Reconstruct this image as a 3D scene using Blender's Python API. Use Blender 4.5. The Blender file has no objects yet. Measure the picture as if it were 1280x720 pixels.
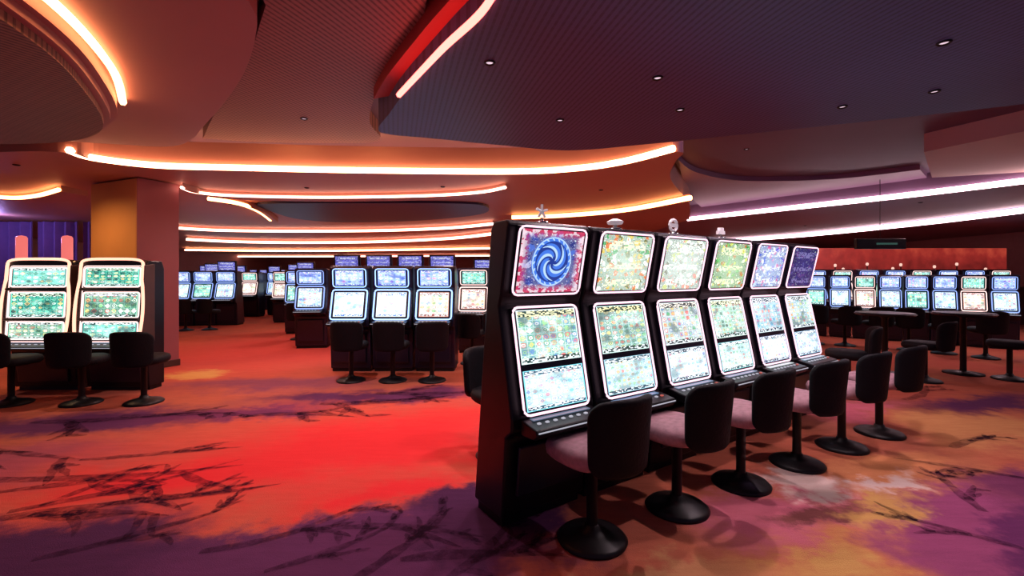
import bpy, bmesh, math, random
from mathutils import Vector
random.seed(7)
scene = bpy.context.scene
COL = scene.collection
scene.view_settings.view_transform = 'Standard'
PI = math.pi
FPX, EYE, HZ = 570.0, 1.5, 345.0

def W(px, py, z):
    d = FPX*(z-EYE)/(HZ-py)
    return ((px-640)/FPX*d, d)
def F(px, d):
    return (px-640)/FPX*d
def srgb(r, g, b):
    f = lambda c: c/12.92 if c <= .04045 else ((c+.055)/1.055)**2.4
    return (f(r/255), f(g/255), f(b/255), 1)

# ------------------------------------------------------------------ materials
class NT:
    def __init__(s, name):
        s.m = bpy.data.materials.new(name); s.m.use_nodes = True
        s.t = s.m.node_tree; s.t.nodes.clear()
    def node(s, typ, **kw):
        n = s.t.nodes.new(typ)
        for k, v in kw.items(): setattr(n, k, v)
        return n
    def put(s, sock, v):
        if isinstance(v, bpy.types.NodeSocket): s.t.links.new(v, sock)
        elif v is not None: sock.default_value = v
    def math(s, op, a, b=None, c=None):
        n = s.node('ShaderNodeMath', operation=op)
        s.put(n.inputs[0], a); s.put(n.inputs[1], b); s.put(n.inputs[2], c)
        return n.outputs[0]
    def vmath(s, op, a, b=None):
        n = s.node('ShaderNodeVectorMath', operation=op)
        s.put(n.inputs[0], a); s.put(n.inputs[1], b)
        return n.outputs[1] if op == 'LENGTH' else n.outputs[0]
    def vscale(s, a, k):
        n = s.node('ShaderNodeVectorMath', operation='SCALE')
        s.put(n.inputs[0], a); s.put(n.inputs[3], k)
        return n.outputs[0]
    def mix(s, f, a, b, mode='MIX'):
        n = s.node('ShaderNodeMix', data_type='RGBA', blend_type=mode)
        s.put(n.inputs[0], f); s.put(n.inputs[6], a); s.put(n.inputs[7], b)
        return n.outputs[2]
    def comb(s, x, y, z):
        n = s.node('ShaderNodeCombineXYZ')
        for i, v in enumerate((x, y, z)): s.put(n.inputs[i], v)
        return n.outputs[0]
    def sep(s, v):
        n = s.node('ShaderNodeSeparateXYZ'); s.put(n.inputs[0], v)
        return n.outputs
    def ramp(s, f, cols, interp='CONSTANT'):
        n = s.node('ShaderNodeValToRGB'); cr = n.color_ramp; cr.interpolation = interp
        while len(cr.elements) < len(cols): cr.elements.new(.5)
        k = len(cols) if interp == 'CONSTANT' else max(1, len(cols)-1)
        for i, c in enumerate(cols):
            cr.elements[i].position = i/k
        for i, c in enumerate(cols):
            cr.elements[i].color = c
        s.put(n.inputs[0], f)
        return n.outputs[0]
    def noise(s, v, sc, det=2, rough=.5):
        n = s.node('ShaderNodeTexNoise')
        s.put(n.inputs['Vector'], v); n.inputs['Scale'].default_value = sc
        n.inputs['Detail'].default_value = det; n.inputs['Roughness'].default_value = rough
        return n.outputs
    def white(s, v):
        n = s.node('ShaderNodeTexWhiteNoise', noise_dimensions='3D'); s.put(n.inputs[0], v)
        return n.outputs
    def surf(s, base, rough=.5, metal=0, em=None, es=0, bump=None, bs=.3, coat=0, spec=None, alpha=None):
        p = s.node('ShaderNodeBsdfPrincipled')
        s.put(p.inputs['Base Color'], base); s.put(p.inputs['Roughness'], rough); s.put(p.inputs['Metallic'], metal)
        if em is not None: s.put(p.inputs['Emission Color'], em); s.put(p.inputs['Emission Strength'], es)
        if coat: p.inputs['Coat Weight'].default_value = coat
        if alpha is not None: s.put(p.inputs['Alpha'], alpha)
        if spec is not None: p.inputs['Specular IOR Level'].default_value = spec
        if bump is not None:
            b = s.node('ShaderNodeBump'); b.inputs['Strength'].default_value = bs; b.inputs['Distance'].default_value = .01
            s.put(b.inputs['Height'], bump); s.t.links.new(b.outputs[0], p.inputs['Normal'])
        o = s.node('ShaderNodeOutputMaterial'); s.t.links.new(p.outputs[0], o.inputs[0])
        return s.m

def plain(name, c, rough=.5, metal=0, var=.15, sc=6, bs=0, coat=0, spec=None):
    n = NT(name)
    p = n.node('ShaderNodeTexCoord').outputs['Object']
    nz = n.noise(p, sc, 4)[0]
    dark = tuple(x*(1-var) for x in c[:3])+(1,)
    lite = tuple(min(1, x*(1+var)) for x in c[:3])+(1,)
    return n.surf(n.mix(nz, dark, lite), rough, metal, bump=nz if bs else None, bs=bs, coat=coat, spec=spec)
def glow(name, c, s):
    n = NT(name)
    return n.surf((0.02, .02, .02, 1), .3, em=c, es=s)

def ribbed(name, c, pitch, hole, depth=.5, rough=.6, ang=0.0):
    n = NT(name)
    pos = n.node('ShaderNodeNewGeometry').outputs['Position']
    m = n.node('ShaderNodeMapping'); n.put(m.inputs[0], pos); m.inputs[2].default_value = (0, 0, ang)
    x, y, z = n.sep(m.outputs[0])
    gx = n.math('ABSOLUTE', n.math('SUBTRACT', n.math('FRACT', n.math('DIVIDE', x, pitch)), .5))
    gy = n.math('ABSOLUTE', n.math('SUBTRACT', n.math('FRACT', n.math('DIVIDE', y, pitch*1.6)), .5))
    rib = n.math('LESS_THAN', gx, hole)
    dots = n.math('MULTIPLY', rib, n.math('ADD', .75, n.math('MULTIPLY', n.math('LESS_THAN', gy, .3), .25)))
    nz = n.noise(pos, .7, 3)[0]
    base = n.mix(nz, tuple(v*.75 for v in c[:3])+(1,), tuple(v*1.25 for v in c[:3])+(1,))
    return n.surf(n.mix(n.math('MULTIPLY', dots, depth), base, (0.004, .003, .005, 1)), rough)

def game_mat(name, cols, rows, bg, line, pal, title, dark, strength, pale=.22, art=.6):
    n = NT(name)
    x, y, _ = n.sep(n.node('ShaderNodeTexCoord').outputs['UV'])
    rnd = n.math('MULTIPLY', n.node('ShaderNodeObjectInfo').outputs['Random'], 60)
    gx = n.math('MULTIPLY', x, cols)
    gy = n.math('MULTIPLY', n.math('DIVIDE', n.math('SUBTRACT', y, .15), .65), rows)
    cx, cy = n.math('FLOOR', gx), n.math('FLOOR', gy)
    fx = n.math('ABSOLUTE', n.math('SUBTRACT', n.math('SUBTRACT', gx, cx), .5))
    fy = n.math('ABSOLUTE', n.math('SUBTRACT', n.math('SUBTRACT', gy, cy), .5))
    wn = n.white(n.comb(cx, cy, rnd))
    wr = n.sep(wn[1])
    sym = n.ramp(wn[0], pal)
    uvv = n.comb(x, y, rnd)
    nd = n.noise(uvv, 12, 3)
    fx2 = n.math('ADD', fx, n.math('MULTIPLY', n.math('SUBTRACT', nd[0], .5), .5))
    dist = n.math('SQRT', n.math('ADD', n.math('MULTIPLY', fx2, fx2), n.math('MULTIPLY', fy, fy)))
    box = n.math('MAXIMUM', fx, fy)
    dia = n.math('ADD', fx2, fy)
    sel = n.math('GREATER_THAN', wr[0], .5)
    sh = n.math('ADD', n.math('MULTIPLY', sel, n.math('MULTIPLY', dia, .78)), n.math('MULTIPLY', n.math('SUBTRACT', 1, sel), dist))
    vor = n.node('ShaderNodeTexVoronoi'); vor.inputs['Scale'].default_value = 34; n.put(vor.inputs['Vector'], uvv)
    spk = n.ramp(n.sep(vor.outputs['Color'])[0], pal+[(.9, 1, 1, 1), (.9, 1, 1, 1)])
    back = n.mix(n.math('MULTIPLY', n.math('LESS_THAN', vor.outputs['Distance'], .36), .6), bg, spk)
    col = n.mix(n.math('LESS_THAN', sh, .36), back, n.mix(.2, sym, spk))
    col = n.mix(n.math('LESS_THAN', n.math('ABSOLUTE', n.math('SUBTRACT', dist, .17)), .07), col, n.ramp(wr[1], pal[::-1]+[(1, 1, 1, 1)]))
    col = n.mix(n.math('MULTIPLY', n.math('GREATER_THAN', box, .45), .6), col, line)
    blotch = n.noise(uvv, 2.6, 3)[0]
    mr = n.node('ShaderNodeMapRange'); n.put(mr.inputs[0], blotch); mr.inputs[1].default_value = .52; mr.inputs[2].default_value = .62
    col = n.mix(n.math('MULTIPLY', mr.outputs[0], art), col, n.mix(.5, spk, (.8, 1, 1, 1)))
    mr2 = n.node('ShaderNodeMapRange'); n.put(mr2.inputs[0], blotch); mr2.inputs[1].default_value = .46; mr2.inputs[2].default_value = .34
    col = n.mix(n.math('MULTIPLY', mr2.outputs[0], .75), col, dark)
    col = n.mix(pale, col, (.72, .98, 1, 1))
    w2 = n.white(n.comb(n.math('FLOOR', n.math('MULTIPLY', x, 30)), n.math('FLOOR', n.math('MULTIPLY', y, 56)), rnd))[0]
    ban = n.mix(n.math('GREATER_THAN', w2, .5), dark, title)
    col = n.mix(n.math('MULTIPLY', n.math('GREATER_THAN', y, .87), .9), col, ban)
    w3 = n.white(n.comb(n.math('FLOOR', n.math('MULTIPLY', x, 34)), n.math('FLOOR', n.math('MULTIPLY', y, 46)), rnd))[0]
    bot = n.mix(n.math('GREATER_THAN', w3, .62), dark, (.85, .95, 1, 1))
    col = n.mix(n.math('MULTIPLY', n.math('LESS_THAN', y, .10), .92), col, bot)
    edge = n.math('GREATER_THAN', n.math('MAXIMUM', n.math('ABSOLUTE', n.math('SUBTRACT', x, .5)), n.math('ABSOLUTE', n.math('SUBTRACT', y, .5))), .482)
    col = n.mix(edge, col, line)
    return n.surf((.01, .01, .01, 1), .2, em=col, es=strength)

def art_mat(name, pal, title, dark, bg, strength, sc=6, rows=((.74, .9, 15), (.08, .2, 22), (.40, .50, 13)), rim=None):
    n = NT(name)
    x, y, _ = n.sep(n.node('ShaderNodeTexCoord').outputs['UV'])
    rnd = n.math('MULTIPLY', n.node('ShaderNodeObjectInfo').outputs['Random'], 40)
    v = n.comb(x, y, rnd)
    d = n.noise(v, 5, 3)[1]
    vd = n.vmath('ADD', v, n.vscale(d, .2))
    vor = n.node('ShaderNodeTexVoronoi'); vor.inputs['Scale'].default_value = sc
    n.put(vor.inputs['Vector'], vd)
    c1 = n.ramp(n.sep(vor.outputs['Color'])[0], pal)
    col = n.mix(n.math('LESS_THAN', vor.outputs['Distance'], .45), n.mix(.45, dark, bg), c1)
    v2 = n.node('ShaderNodeTexVoronoi'); v2.inputs['Scale'].default_value = sc*3; n.put(v2.inputs['Vector'], vd)
    col = n.mix(n.math('MULTIPLY', n.math('LESS_THAN', v2.outputs['Distance'], .32), .9), col, n.ramp(n.sep(v2.outputs['Color'])[1], [bg, (.92, 1, 1, 1)]+pal))
    v3 = n.node('ShaderNodeTexVoronoi'); v3.inputs['Scale'].default_value = sc*7; n.put(v3.inputs['Vector'], vd)
    col = n.mix(n.math('MULTIPLY', n.math('LESS_THAN', v3.outputs['Distance'], .25), .7), col, n.ramp(n.sep(v3.outputs['Color'])[1], [dark, (.92, 1, 1, 1), bg]))
    rx, ry = n.math('SUBTRACT', x, .5), n.math('SUBTRACT', y, .48)
    r = n.math('SQRT', n.math('ADD', n.math('MULTIPLY', rx, rx), n.math('MULTIPLY', ry, ry)))
    col = n.mix(n.math('MULTIPLY', n.math('SUBTRACT', .55, r), .9), col, bg)
    for (ya, yb, k) in rows:
        w2 = n.white(n.comb(n.math('FLOOR', n.math('MULTIPLY', x, k*1.6)), n.math('FLOOR', n.math('MULTIPLY', y, 36)), rnd))[0]
        inb = n.math('MULTIPLY', n.math('MULTIPLY', n.math('GREATER_THAN', y, ya), n.math('LESS_THAN', y, yb)),
                     n.math('LESS_THAN', n.math('ABSOLUTE', rx), .38))
        col = n.mix(n.math('MULTIPLY', inb, n.math('MULTIPLY', n.math('GREATER_THAN', w2, .45), .7)), col, title)
    if rim:
        ed = n.math('MAXIMUM', n.math('ABSOLUTE', rx), n.math('ABSOLUTE', n.math('SUBTRACT', y, .5)))
        mr = n.node('ShaderNodeMapRange'); n.put(mr.inputs[0], ed); mr.inputs[1].default_value = .36; mr.inputs[2].default_value = .47
        col = n.mix(n.math('MULTIPLY', mr.outputs[0], .8), col, n.mix(n.math('GREATER_THAN', n.noise(v, 14, 2)[0], .52), rim, (1, .75, .8, 1)))
    return n.surf((.01, .01, .01, 1), .2, em=col, es=strength)

def carpet_mat():
    n = NT('patterned carpet')
    pos = n.node('ShaderNodeNewGeometry').outputs['Position']
    a = n.vmath('SUBTRACT', n.noise(pos, .8, 4, .6)[1], (.5, .5, .5))
    b = n.vmath('SUBTRACT', n.noise(pos, 4.5, 4, .6)[1], (.5, .5, .5))
    e = n.vmath('SUBTRACT', n.noise(pos, 22, 3, .6)[1], (.5, .5, .5))
    d = n.vmath('ADD', n.vmath('ADD', pos, n.vscale(e, .16)), n.vmath('ADD', n.vscale(a, 1.2), n.vscale(b, .55)))
    def blob(x, y, rx, ry, rot=0, soft=.12):
        m = n.node('ShaderNodeMapping', vector_type='TEXTURE')
        n.put(m.inputs[0], d); m.inputs[1].default_value = (x, y, 0); m.inputs[2].default_value = (0, 0, rot)
        m.inputs[3].default_value = (rx, ry, 1000)
        mr = n.node('ShaderNodeMapRange', interpolation_type='SMOOTHSTEP')
        soft = min(.75, soft*1.9)
        n.put(mr.inputs[0], n.vmath('LENGTH', m.outputs[0])); mr.inputs[1].default_value = 1+soft*.6; mr.inputs[2].default_value = 1-soft
        return mr.outputs[0]
    big = n.noise(pos, .7, 4)[0]
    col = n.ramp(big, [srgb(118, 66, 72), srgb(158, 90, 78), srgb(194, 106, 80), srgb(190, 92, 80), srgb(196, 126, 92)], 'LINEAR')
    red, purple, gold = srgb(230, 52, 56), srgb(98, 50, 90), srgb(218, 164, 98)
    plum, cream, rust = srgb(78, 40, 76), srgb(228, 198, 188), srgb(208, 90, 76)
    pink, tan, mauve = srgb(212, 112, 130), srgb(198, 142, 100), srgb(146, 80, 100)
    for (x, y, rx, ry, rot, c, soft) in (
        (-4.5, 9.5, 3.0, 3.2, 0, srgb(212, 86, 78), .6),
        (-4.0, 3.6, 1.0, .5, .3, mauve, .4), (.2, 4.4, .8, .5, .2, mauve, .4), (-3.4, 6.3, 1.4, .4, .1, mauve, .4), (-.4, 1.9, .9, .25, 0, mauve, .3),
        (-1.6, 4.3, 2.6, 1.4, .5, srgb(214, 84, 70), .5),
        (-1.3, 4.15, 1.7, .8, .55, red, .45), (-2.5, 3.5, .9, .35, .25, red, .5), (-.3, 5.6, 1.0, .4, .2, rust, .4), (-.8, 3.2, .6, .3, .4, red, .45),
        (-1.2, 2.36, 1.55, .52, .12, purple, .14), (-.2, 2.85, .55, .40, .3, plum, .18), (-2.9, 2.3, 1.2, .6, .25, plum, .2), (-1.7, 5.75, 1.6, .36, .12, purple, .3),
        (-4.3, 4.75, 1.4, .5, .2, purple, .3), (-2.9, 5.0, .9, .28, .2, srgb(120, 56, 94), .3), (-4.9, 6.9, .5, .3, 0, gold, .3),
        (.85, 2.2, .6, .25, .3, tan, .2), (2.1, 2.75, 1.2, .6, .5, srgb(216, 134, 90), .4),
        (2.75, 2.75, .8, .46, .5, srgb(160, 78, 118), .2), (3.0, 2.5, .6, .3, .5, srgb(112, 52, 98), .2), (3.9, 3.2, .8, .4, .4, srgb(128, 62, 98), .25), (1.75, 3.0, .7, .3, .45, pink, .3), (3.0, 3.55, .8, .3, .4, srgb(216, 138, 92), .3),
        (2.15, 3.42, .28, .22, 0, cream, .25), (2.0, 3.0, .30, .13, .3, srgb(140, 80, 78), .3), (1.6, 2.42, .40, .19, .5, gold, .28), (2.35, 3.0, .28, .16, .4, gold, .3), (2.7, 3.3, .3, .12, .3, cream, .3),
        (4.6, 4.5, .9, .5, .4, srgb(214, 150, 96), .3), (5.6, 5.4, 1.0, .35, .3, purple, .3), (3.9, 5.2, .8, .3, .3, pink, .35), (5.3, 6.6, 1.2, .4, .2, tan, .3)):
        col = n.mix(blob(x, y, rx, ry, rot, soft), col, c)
    streak = n.node('ShaderNodeMapping'); n.put(streak.inputs[0], pos); streak.inputs[2].default_value = (0, 0, -.35); streak.inputs[3].default_value = (1.5, 9, 1)
    col = n.mix(.45, col, n.ramp(n.noise(streak.outputs[0], 2, 6, .75)[0], [(.14, .14, .14, 1), (.85, .85, .85, 1)], 'LINEAR'), 'OVERLAY')
    fine = n.noise(pos, 160, 2)[0]
    col = n.mix(.3, col, n.ramp(fine, [(.25, .25, .25, 1), (.8, .8, .8, 1)], 'LINEAR'), 'OVERLAY')
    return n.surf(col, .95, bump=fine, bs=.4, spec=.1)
def twig_mat():
    n = NT('faded dark carpet strokes')
    pos = n.node('ShaderNodeNewGeometry').outputs['Position']
    f = n.noise(pos, 11, 5, .75)[0]
    mr = n.node('ShaderNodeMapRange'); n.put(mr.inputs[0], f); mr.inputs[1].default_value = .36; mr.inputs[2].default_value = .66
    mr.inputs[3].default_value = .08; mr.inputs[4].default_value = .58
    return n.surf(srgb(52, 24, 46), .95, spec=.05, alpha=mr.outputs[0])

M_black = plain('black lacquer', (.005, .004, .007, 1), .38, 0, .3, spec=.3)
M_navy = plain('dark blue black panel', (.008, .007, .020, 1), .3, 0, .3)
M_matt = plain('matt black metal', (.005, .004, .006, 1), .45, .3)
M_fabric = plain('black upholstery', (.0035, .003, .005, 1), .65, 0, .4, 60, .3, spec=.2)
M_seat = plain('dusty pink patterned upholstery', (.42, .22, .26, 1), .8, 0, .5, 25, .3)
M_chrome = plain('chrome', (.6, .58, .6, 1), .2, 1, .05)
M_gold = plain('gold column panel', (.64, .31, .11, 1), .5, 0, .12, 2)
M_gold_shade = plain('shaded gold column face', (.30, .095, .11, 1), .5, 0, .12, 2)
M_wood = plain('dark brown panel', (.06, .028, .02, 1), .5, 0, .3)
M_twig = twig_mat()
G_pink = glow('pink white edge light', (1, .60, .76, 1), 1.7)
G_blue = glow('blue white edge light', (.30, .50, 1, 1), 2.6)
G_bluedim = glow('soft blue edge light', (.30, .45, 1, 1), 1.4)
G_warm = glow('pinkish white frame light', (1, .66, .62, 1), 1.8)
G_fire = glow('orange edge light', (1, .46, .32, 1), 2.0)
G_btn = glow('lit button', (.85, .85, 1, 1), .5)
G_btnr = glow('red lit button', (1, .2, .16, 1), .5)
G_orange = glow('orange led', (1, .38, .19, 1), 16)
G_amber = glow('amber led', (1, .34, .12, 1), 11)
G_red = glow('red led', (1, .10, .08, 1), 8)
G_rose = glow('rose white led', (1, .44, .32, 1), 8)
G_violet = glow('pinkish white led', (1, .64, .70, 1), 8)
wht, blk = (.9, .95, 1, 1), (.02, .02, .05, 1)
P = lambda *a: [srgb(*c) for c in a]
P1 = P((40, 150, 80), (235, 60, 55), (245, 200, 80), (250, 250, 245), (40, 110, 190), (150, 215, 130))
P2 = P((235, 100, 140), (50, 180, 210), (250, 240, 230), (60, 80, 175), (245, 140, 80), (200, 230, 240))
P3 = P((30, 130, 90), (140, 215, 140), (250, 225, 130), (215, 70, 65), (240, 250, 240), (14, 56, 44))
P4 = P((50, 100, 220), (180, 210, 255), (240, 245, 255), (110, 70, 200), (240, 140, 180))
P5 = P((20, 120, 110), (110, 220, 190), (230, 255, 235), (16, 60, 60), (250, 220, 140), (60, 180, 150))
TOP = [art_mat('navy pink and blue game art', P((60, 80, 170), (110, 40, 100), (30, 40, 120), (200, 200, 235), (70, 110, 210), (40, 60, 150)), wht, srgb(20, 16, 64), srgb(130, 140, 205), 1.1, 7, (), srgb(220, 50, 80)),
       art_mat('gold and green game art', P((215, 190, 90), (80, 165, 105), (240, 250, 240), (110, 110, 60), (215, 120, 70)), srgb(255, 252, 215), srgb(40, 60, 40), srgb(228, 250, 236), 1.4, 9),
       art_mat('pale green and pink game art', P((245, 248, 232), (225, 140, 130), (240, 252, 248), (130, 130, 115), (200, 210, 140)), srgb(250, 255, 248), srgb(80, 90, 80), srgb(236, 252, 244), 1.4, 9),
       art_mat('green and yellow game art', P((40, 130, 60), (215, 225, 80), (100, 185, 100), (235, 250, 225), (190, 110, 60)), srgb(255, 255, 215), srgb(18, 58, 30), srgb(210, 242, 205), 1.3, 9),
       art_mat('blue and white game art', P((40, 80, 200), (195, 215, 255), (100, 80, 200), (245, 245, 255), (210, 90, 150)), wht, srgb(20, 26, 96), srgb(200, 222, 255), 1.3, 9),
       art_mat('dim violet game art', P((50, 50, 140), (100, 95, 180), (30, 30, 90), (130, 80, 160)), srgb(170, 160, 235), srgb(15, 12, 44), srgb(80, 74, 170), .7, 8)]
MID = [game_mat('mid game %d' % i, c, r, bg, ln, p, t, dk, 1.45, .16) for i, (c, r, bg, ln, p, t, dk) in enumerate((
    (8, 5, srgb(100, 170, 158), srgb(225, 245, 245), P1, srgb(250, 245, 190), srgb(6, 34, 34)),
    (8, 6, srgb(100, 155, 145), srgb(200, 230, 225), P3, srgb(250, 240, 180), srgb(8, 28, 28)),
    (8, 5, srgb(160, 168, 176), srgb(230, 240, 242), P1, srgb(255, 245, 230), srgb(30, 34, 46)),
    (9, 6, srgb(130, 182, 168), srgb(220, 245, 235), P3, srgb(255, 255, 215), srgb(12, 46, 40)),
    (8, 5, srgb(115, 172, 196), srgb(220, 240, 248), P2, wht, srgb(12, 34, 66)),
    (8, 6, srgb(130, 165, 180), srgb(225, 240, 248), P1, wht, srgb(14, 26, 48))))]
LOW = [game_mat('low game %d' % i, c, r, bg, ln, p, t, dk, 1.6, .28) for i, (c, r, bg, ln, p, t, dk) in enumerate((
    (10, 5, srgb(195, 242, 250), srgb(130, 215, 230), P2, wht, srgb(26, 58, 86)),
    (10, 5, srgb(185, 230, 242), srgb(150, 195, 212), P1, wht, srgb(28, 54, 74)),
    (9, 5, srgb(215, 240, 246), srgb(170, 195, 208), P2, wht, srgb(44, 52, 74)),
    (10, 5, srgb(195, 240, 246), srgb(140, 205, 212), P3, wht, srgb(26, 64, 74)),
    (9, 5, srgb(218, 236, 248), srgb(175, 185, 215), P2, wht, srgb(40, 52, 84)),
    (10, 5, srgb(205, 238, 250), srgb(140, 185, 215), P4, wht, srgb(28, 46, 82))))]
GRN = game_mat('teal jungle game', 8, 4, srgb(30, 130, 115), srgb(110, 230, 200), P5, srgb(230, 250, 220), srgb(2, 30, 30), 1.5, .0, .4)
GRN2 = game_mat('pale teal game', 8, 3, srgb(120, 220, 200), srgb(60, 150, 140), P5, wht, srgb(6, 50, 50), 1.6, .1, .4)
GRN3 = game_mat('dark green game', 8, 3, srgb(60, 130, 110), srgb(150, 210, 180), P3, wht, srgb(6, 34, 30), 1.5, .05, .4)
BLU = game_mat('pale blue game', 5, 3, srgb(160, 195, 250), srgb(110, 150, 240), P4, wht, srgb(40, 60, 180), 1.5, .1)
BLU2 = game_mat('bright cyan game', 5, 4, srgb(190, 235, 255), srgb(220, 245, 255), P2, wht, srgb(40, 90, 180), 2.0, .32)
CYN = game_mat('cyan game', 5, 4, srgb(150, 215, 240), srgb(210, 240, 255), P2, wht, srgb(20, 60, 140), 1.7, .18)
ORG = game_mat('peach game', 5, 4, srgb(250, 220, 200), srgb(240, 180, 165), P1, wht, srgb(140, 80, 80), 1.6, .2)
G_crown = art_mat('violet topper art', P((70, 70, 180), (120, 120, 240), (50, 40, 130), (170, 170, 255)), wht, srgb(30, 24, 90), srgb(130, 130, 240), 1.0, 9)

# ------------------------------------------------------------------ mesh helpers
def newbm():
    bm = bmesh.new(); bm.loops.layers.uv.new('UVMap'); return bm
def obj(name, bm, mat, parent=None, smooth=False, bevel=0, recalc=True):
    if recalc: bmesh.ops.recalc_face_normals(bm, faces=bm.faces[:])
    me = bpy.data.meshes.new(name); bm.to_mesh(me); bm.free()
    o = bpy.data.objects.new(name, me); COL.objects.link(o)
    if mat: me.materials.append(mat)
    if smooth:
        for p in me.polygons: p.use_smooth = True
    if bevel:
        b = o.modifiers.new('bevel', 'BEVEL'); b.width = bevel; b.segments = 2; b.limit_method = 'ANGLE'
    if parent: o.parent = parent
    return o
def tag(o, label, cat, group=None):
    o['label'] = label; o['category'] = cat
    if group: o['group'] = group
    return o
def thing(name, label, cat, loc, rz=0, group=None):
    o = bpy.data.objects.new(name, None); COL.objects.link(o); o.empty_display_size = .2
    o.location = loc; o.rotation_euler = (0, 0, rz)
    return tag(o, label, cat, group)
def struct(o):
    o['kind'] = 'structure'; return o
def dup(root, loc, rz, label, group=None, scale=None):
    r = root.copy(); COL.objects.link(r); r.location = loc; r.rotation_euler = (0, 0, rz); r['label'] = label
    if group: r['group'] = group
    if scale: r.scale = scale
    for ch in list(root.children):
        c = ch.copy(); COL.objects.link(c); c.parent = r
        for g in list(ch.children):
            e = g.copy(); COL.objects.link(e); e.parent = c
    return r
def poly(bm, pts, uv=None):
    f = bm.faces.new([bm.verts.new(p) for p in pts])
    if uv:
        L = bm.loops.layers.uv.active
        for l, u in zip(f.loops, uv): l[L].uv = u
    return f
def box(bm, c, s, rz=0):
    cx, cy, cz = c; x, y, z = s[0]/2, s[1]/2, s[2]/2
    ca, sa = math.cos(rz), math.sin(rz)
    v = [bm.verts.new((cx+a*x*ca-b*y*sa, cy+a*x*sa+b*y*ca, cz+k*z)) for k in (-1, 1) for a, b in ((-1, -1), (1, -1), (1, 1), (-1, 1))]
    for f in ((3, 2, 1, 0), (4, 5, 6, 7), (0, 1, 5, 4), (1, 2, 6, 5), (2, 3, 7, 6), (3, 0, 4, 7)): bm.faces.new([v[i] for i in f])
def prof(bm, pts, x0, x1):
    a = [bm.verts.new((x0, y, z)) for y, z in pts]; b = [bm.verts.new((x1, y, z)) for y, z in pts]
    bm.faces.new(a); bm.faces.new(b[::-1])
    k = len(pts)
    for i in range(k): bm.faces.new((a[i], b[i], b[(i+1) % k], a[(i+1) % k]))
def slab(bm, out, z0, z1):
    a = [bm.verts.new((x, y, z0)) for x, y in out]; b = [bm.verts.new((x, y, z1)) for x, y in out]
    bm.faces.new(a); bm.faces.new(b[::-1])
    k = len(out)
    for i in range(k): bm.faces.new((a[i], b[i], b[(i+1) % k], a[(i+1) % k]))
def lathe(bm, pts, seg=24, c=(0, 0)):
    rings = []
    for r, z in pts:
        if r < 1e-5: rings.append([bm.verts.new((c[0], c[1], z))])
        else: rings.append([bm.verts.new((c[0]+r*math.cos(2*PI*i/seg), c[1]+r*math.sin(2*PI*i/seg), z)) for i in range(seg)])
    for A, B in zip(rings, rings[1:]):
        for i in range(seg):
            j = (i+1) % seg
            q = [A[i % len(A)], A[j % len(A)], B[j % len(B)], B[i % len(B)]]
            u = []
            for v in q:
                if v not in u: u.append(v)
            if len(u) > 2: bm.faces.new(u)
def tube(bm, pts, r, seg=6, closed=False):
    pts = [Vector(p) for p in pts]; k = len(pts); rings = []
    for i, p in enumerate(pts):
        t = (pts[(i+1) % k]-pts[i-1]) if closed else (pts[min(i+1, k-1)]-pts[max(i-1, 0)])
        t.normalize()
        up = Vector((0, 0, 1)) if abs(t.z) < .9 else Vector((0, 1, 0))
        a = t.cross(up).normalized(); b = a.cross(t)
        rings.append([bm.verts.new(p+a*(r*math.cos(2*PI*j/seg))+b*(r*math.sin(2*PI*j/seg))) for j in range(seg)])
    for i in range(k if closed else k-1):
        A, B = rings[i], rings[(i+1) % k]
        for j in range(seg): bm.faces.new((A[j], A[(j+1) % seg], B[(j+1) % seg], B[j]))
    if not closed:
        bm.faces.new(rings[0]); bm.faces.new(rings[-1][::-1])
def spline(pts, n=8, closed=False):
    out = []; k = len(pts)
    g = (lambda i: pts[i % k]) if closed else (lambda i: pts[max(0, min(k-1, i))])
    for i in range(k if closed else k-1):
        p0, p1, p2, p3 = g(i-1), g(i), g(i+1), g(i+2)
        for s in range(n):
            t = s/n
            out.append(tuple(.5*(2*b+(c-a)*t+(2*a-5*b+4*c-d)*t*t+(3*b-a-3*c+d)*t**3) for a, b, c, d in zip(p0, p1, p2, p3)))
    if not closed: out.append(tuple(pts[-1]))
    return out
ORD = ['first', 'second', 'third', 'fourth', 'fifth', 'sixth', 'seventh', 'eighth', 'ninth', 'tenth', 'eleventh', 'twelfth', 'thirteenth', 'fourteenth', 'fifteenth', 'sixteenth', 'seventeenth', 'eighteenth']

# ------------------------------------------------------------------ setting
XL = -20
rb = random.Random(11)
bm = newbm(); poly(bm, [(XL, -2, 0), (18, -2, 0), (18, 38, 0), (XL, 38, 0)])
zt = [.0015]
def branch(x, y, ang, L, w, depth):
    k = 9; bend = rb.uniform(-.6, .6)/k; pts = []
    for i in range(k+1):
        pts.append((x, y, ang)); ang += bend+rb.uniform(-.10, .10)
        x += math.cos(ang)*L/k; y += math.sin(ang)*L/k
    ring = []; z = zt[0]; zt[0] += .00001
    for i, (px, py, a) in enumerate(pts):
        h = w*(1-i/k)**.5*(.35+.65*math.sin(PI*min(1, (i+.6)/4)/2))*rb.uniform(.7, 1.2)+.003
        ring.append((bm.verts.new((px-math.sin(a)*h, py+math.cos(a)*h, z)), bm.verts.new((px+math.sin(a)*h, py-math.cos(a)*h, z))))
    for (a, b), (c, d) in zip(ring, ring[1:]):
        f = bm.faces.new((a, b, d, c)); f.material_index = 1
    if depth:
        for j in range(rb.randint(2, 3)):
            i = rb.randint(1, k-1); px, py, a = pts[i]
            branch(px, py, a+rb.choice((-1, 1))*rb.uniform(.3, .8), L*(1-.4*i/k)*rb.uniform(.35, .6), w*.75, depth-1)
def fl(px, py):
    d = 855/(py-345); return (px-640)/570*d, d
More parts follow.
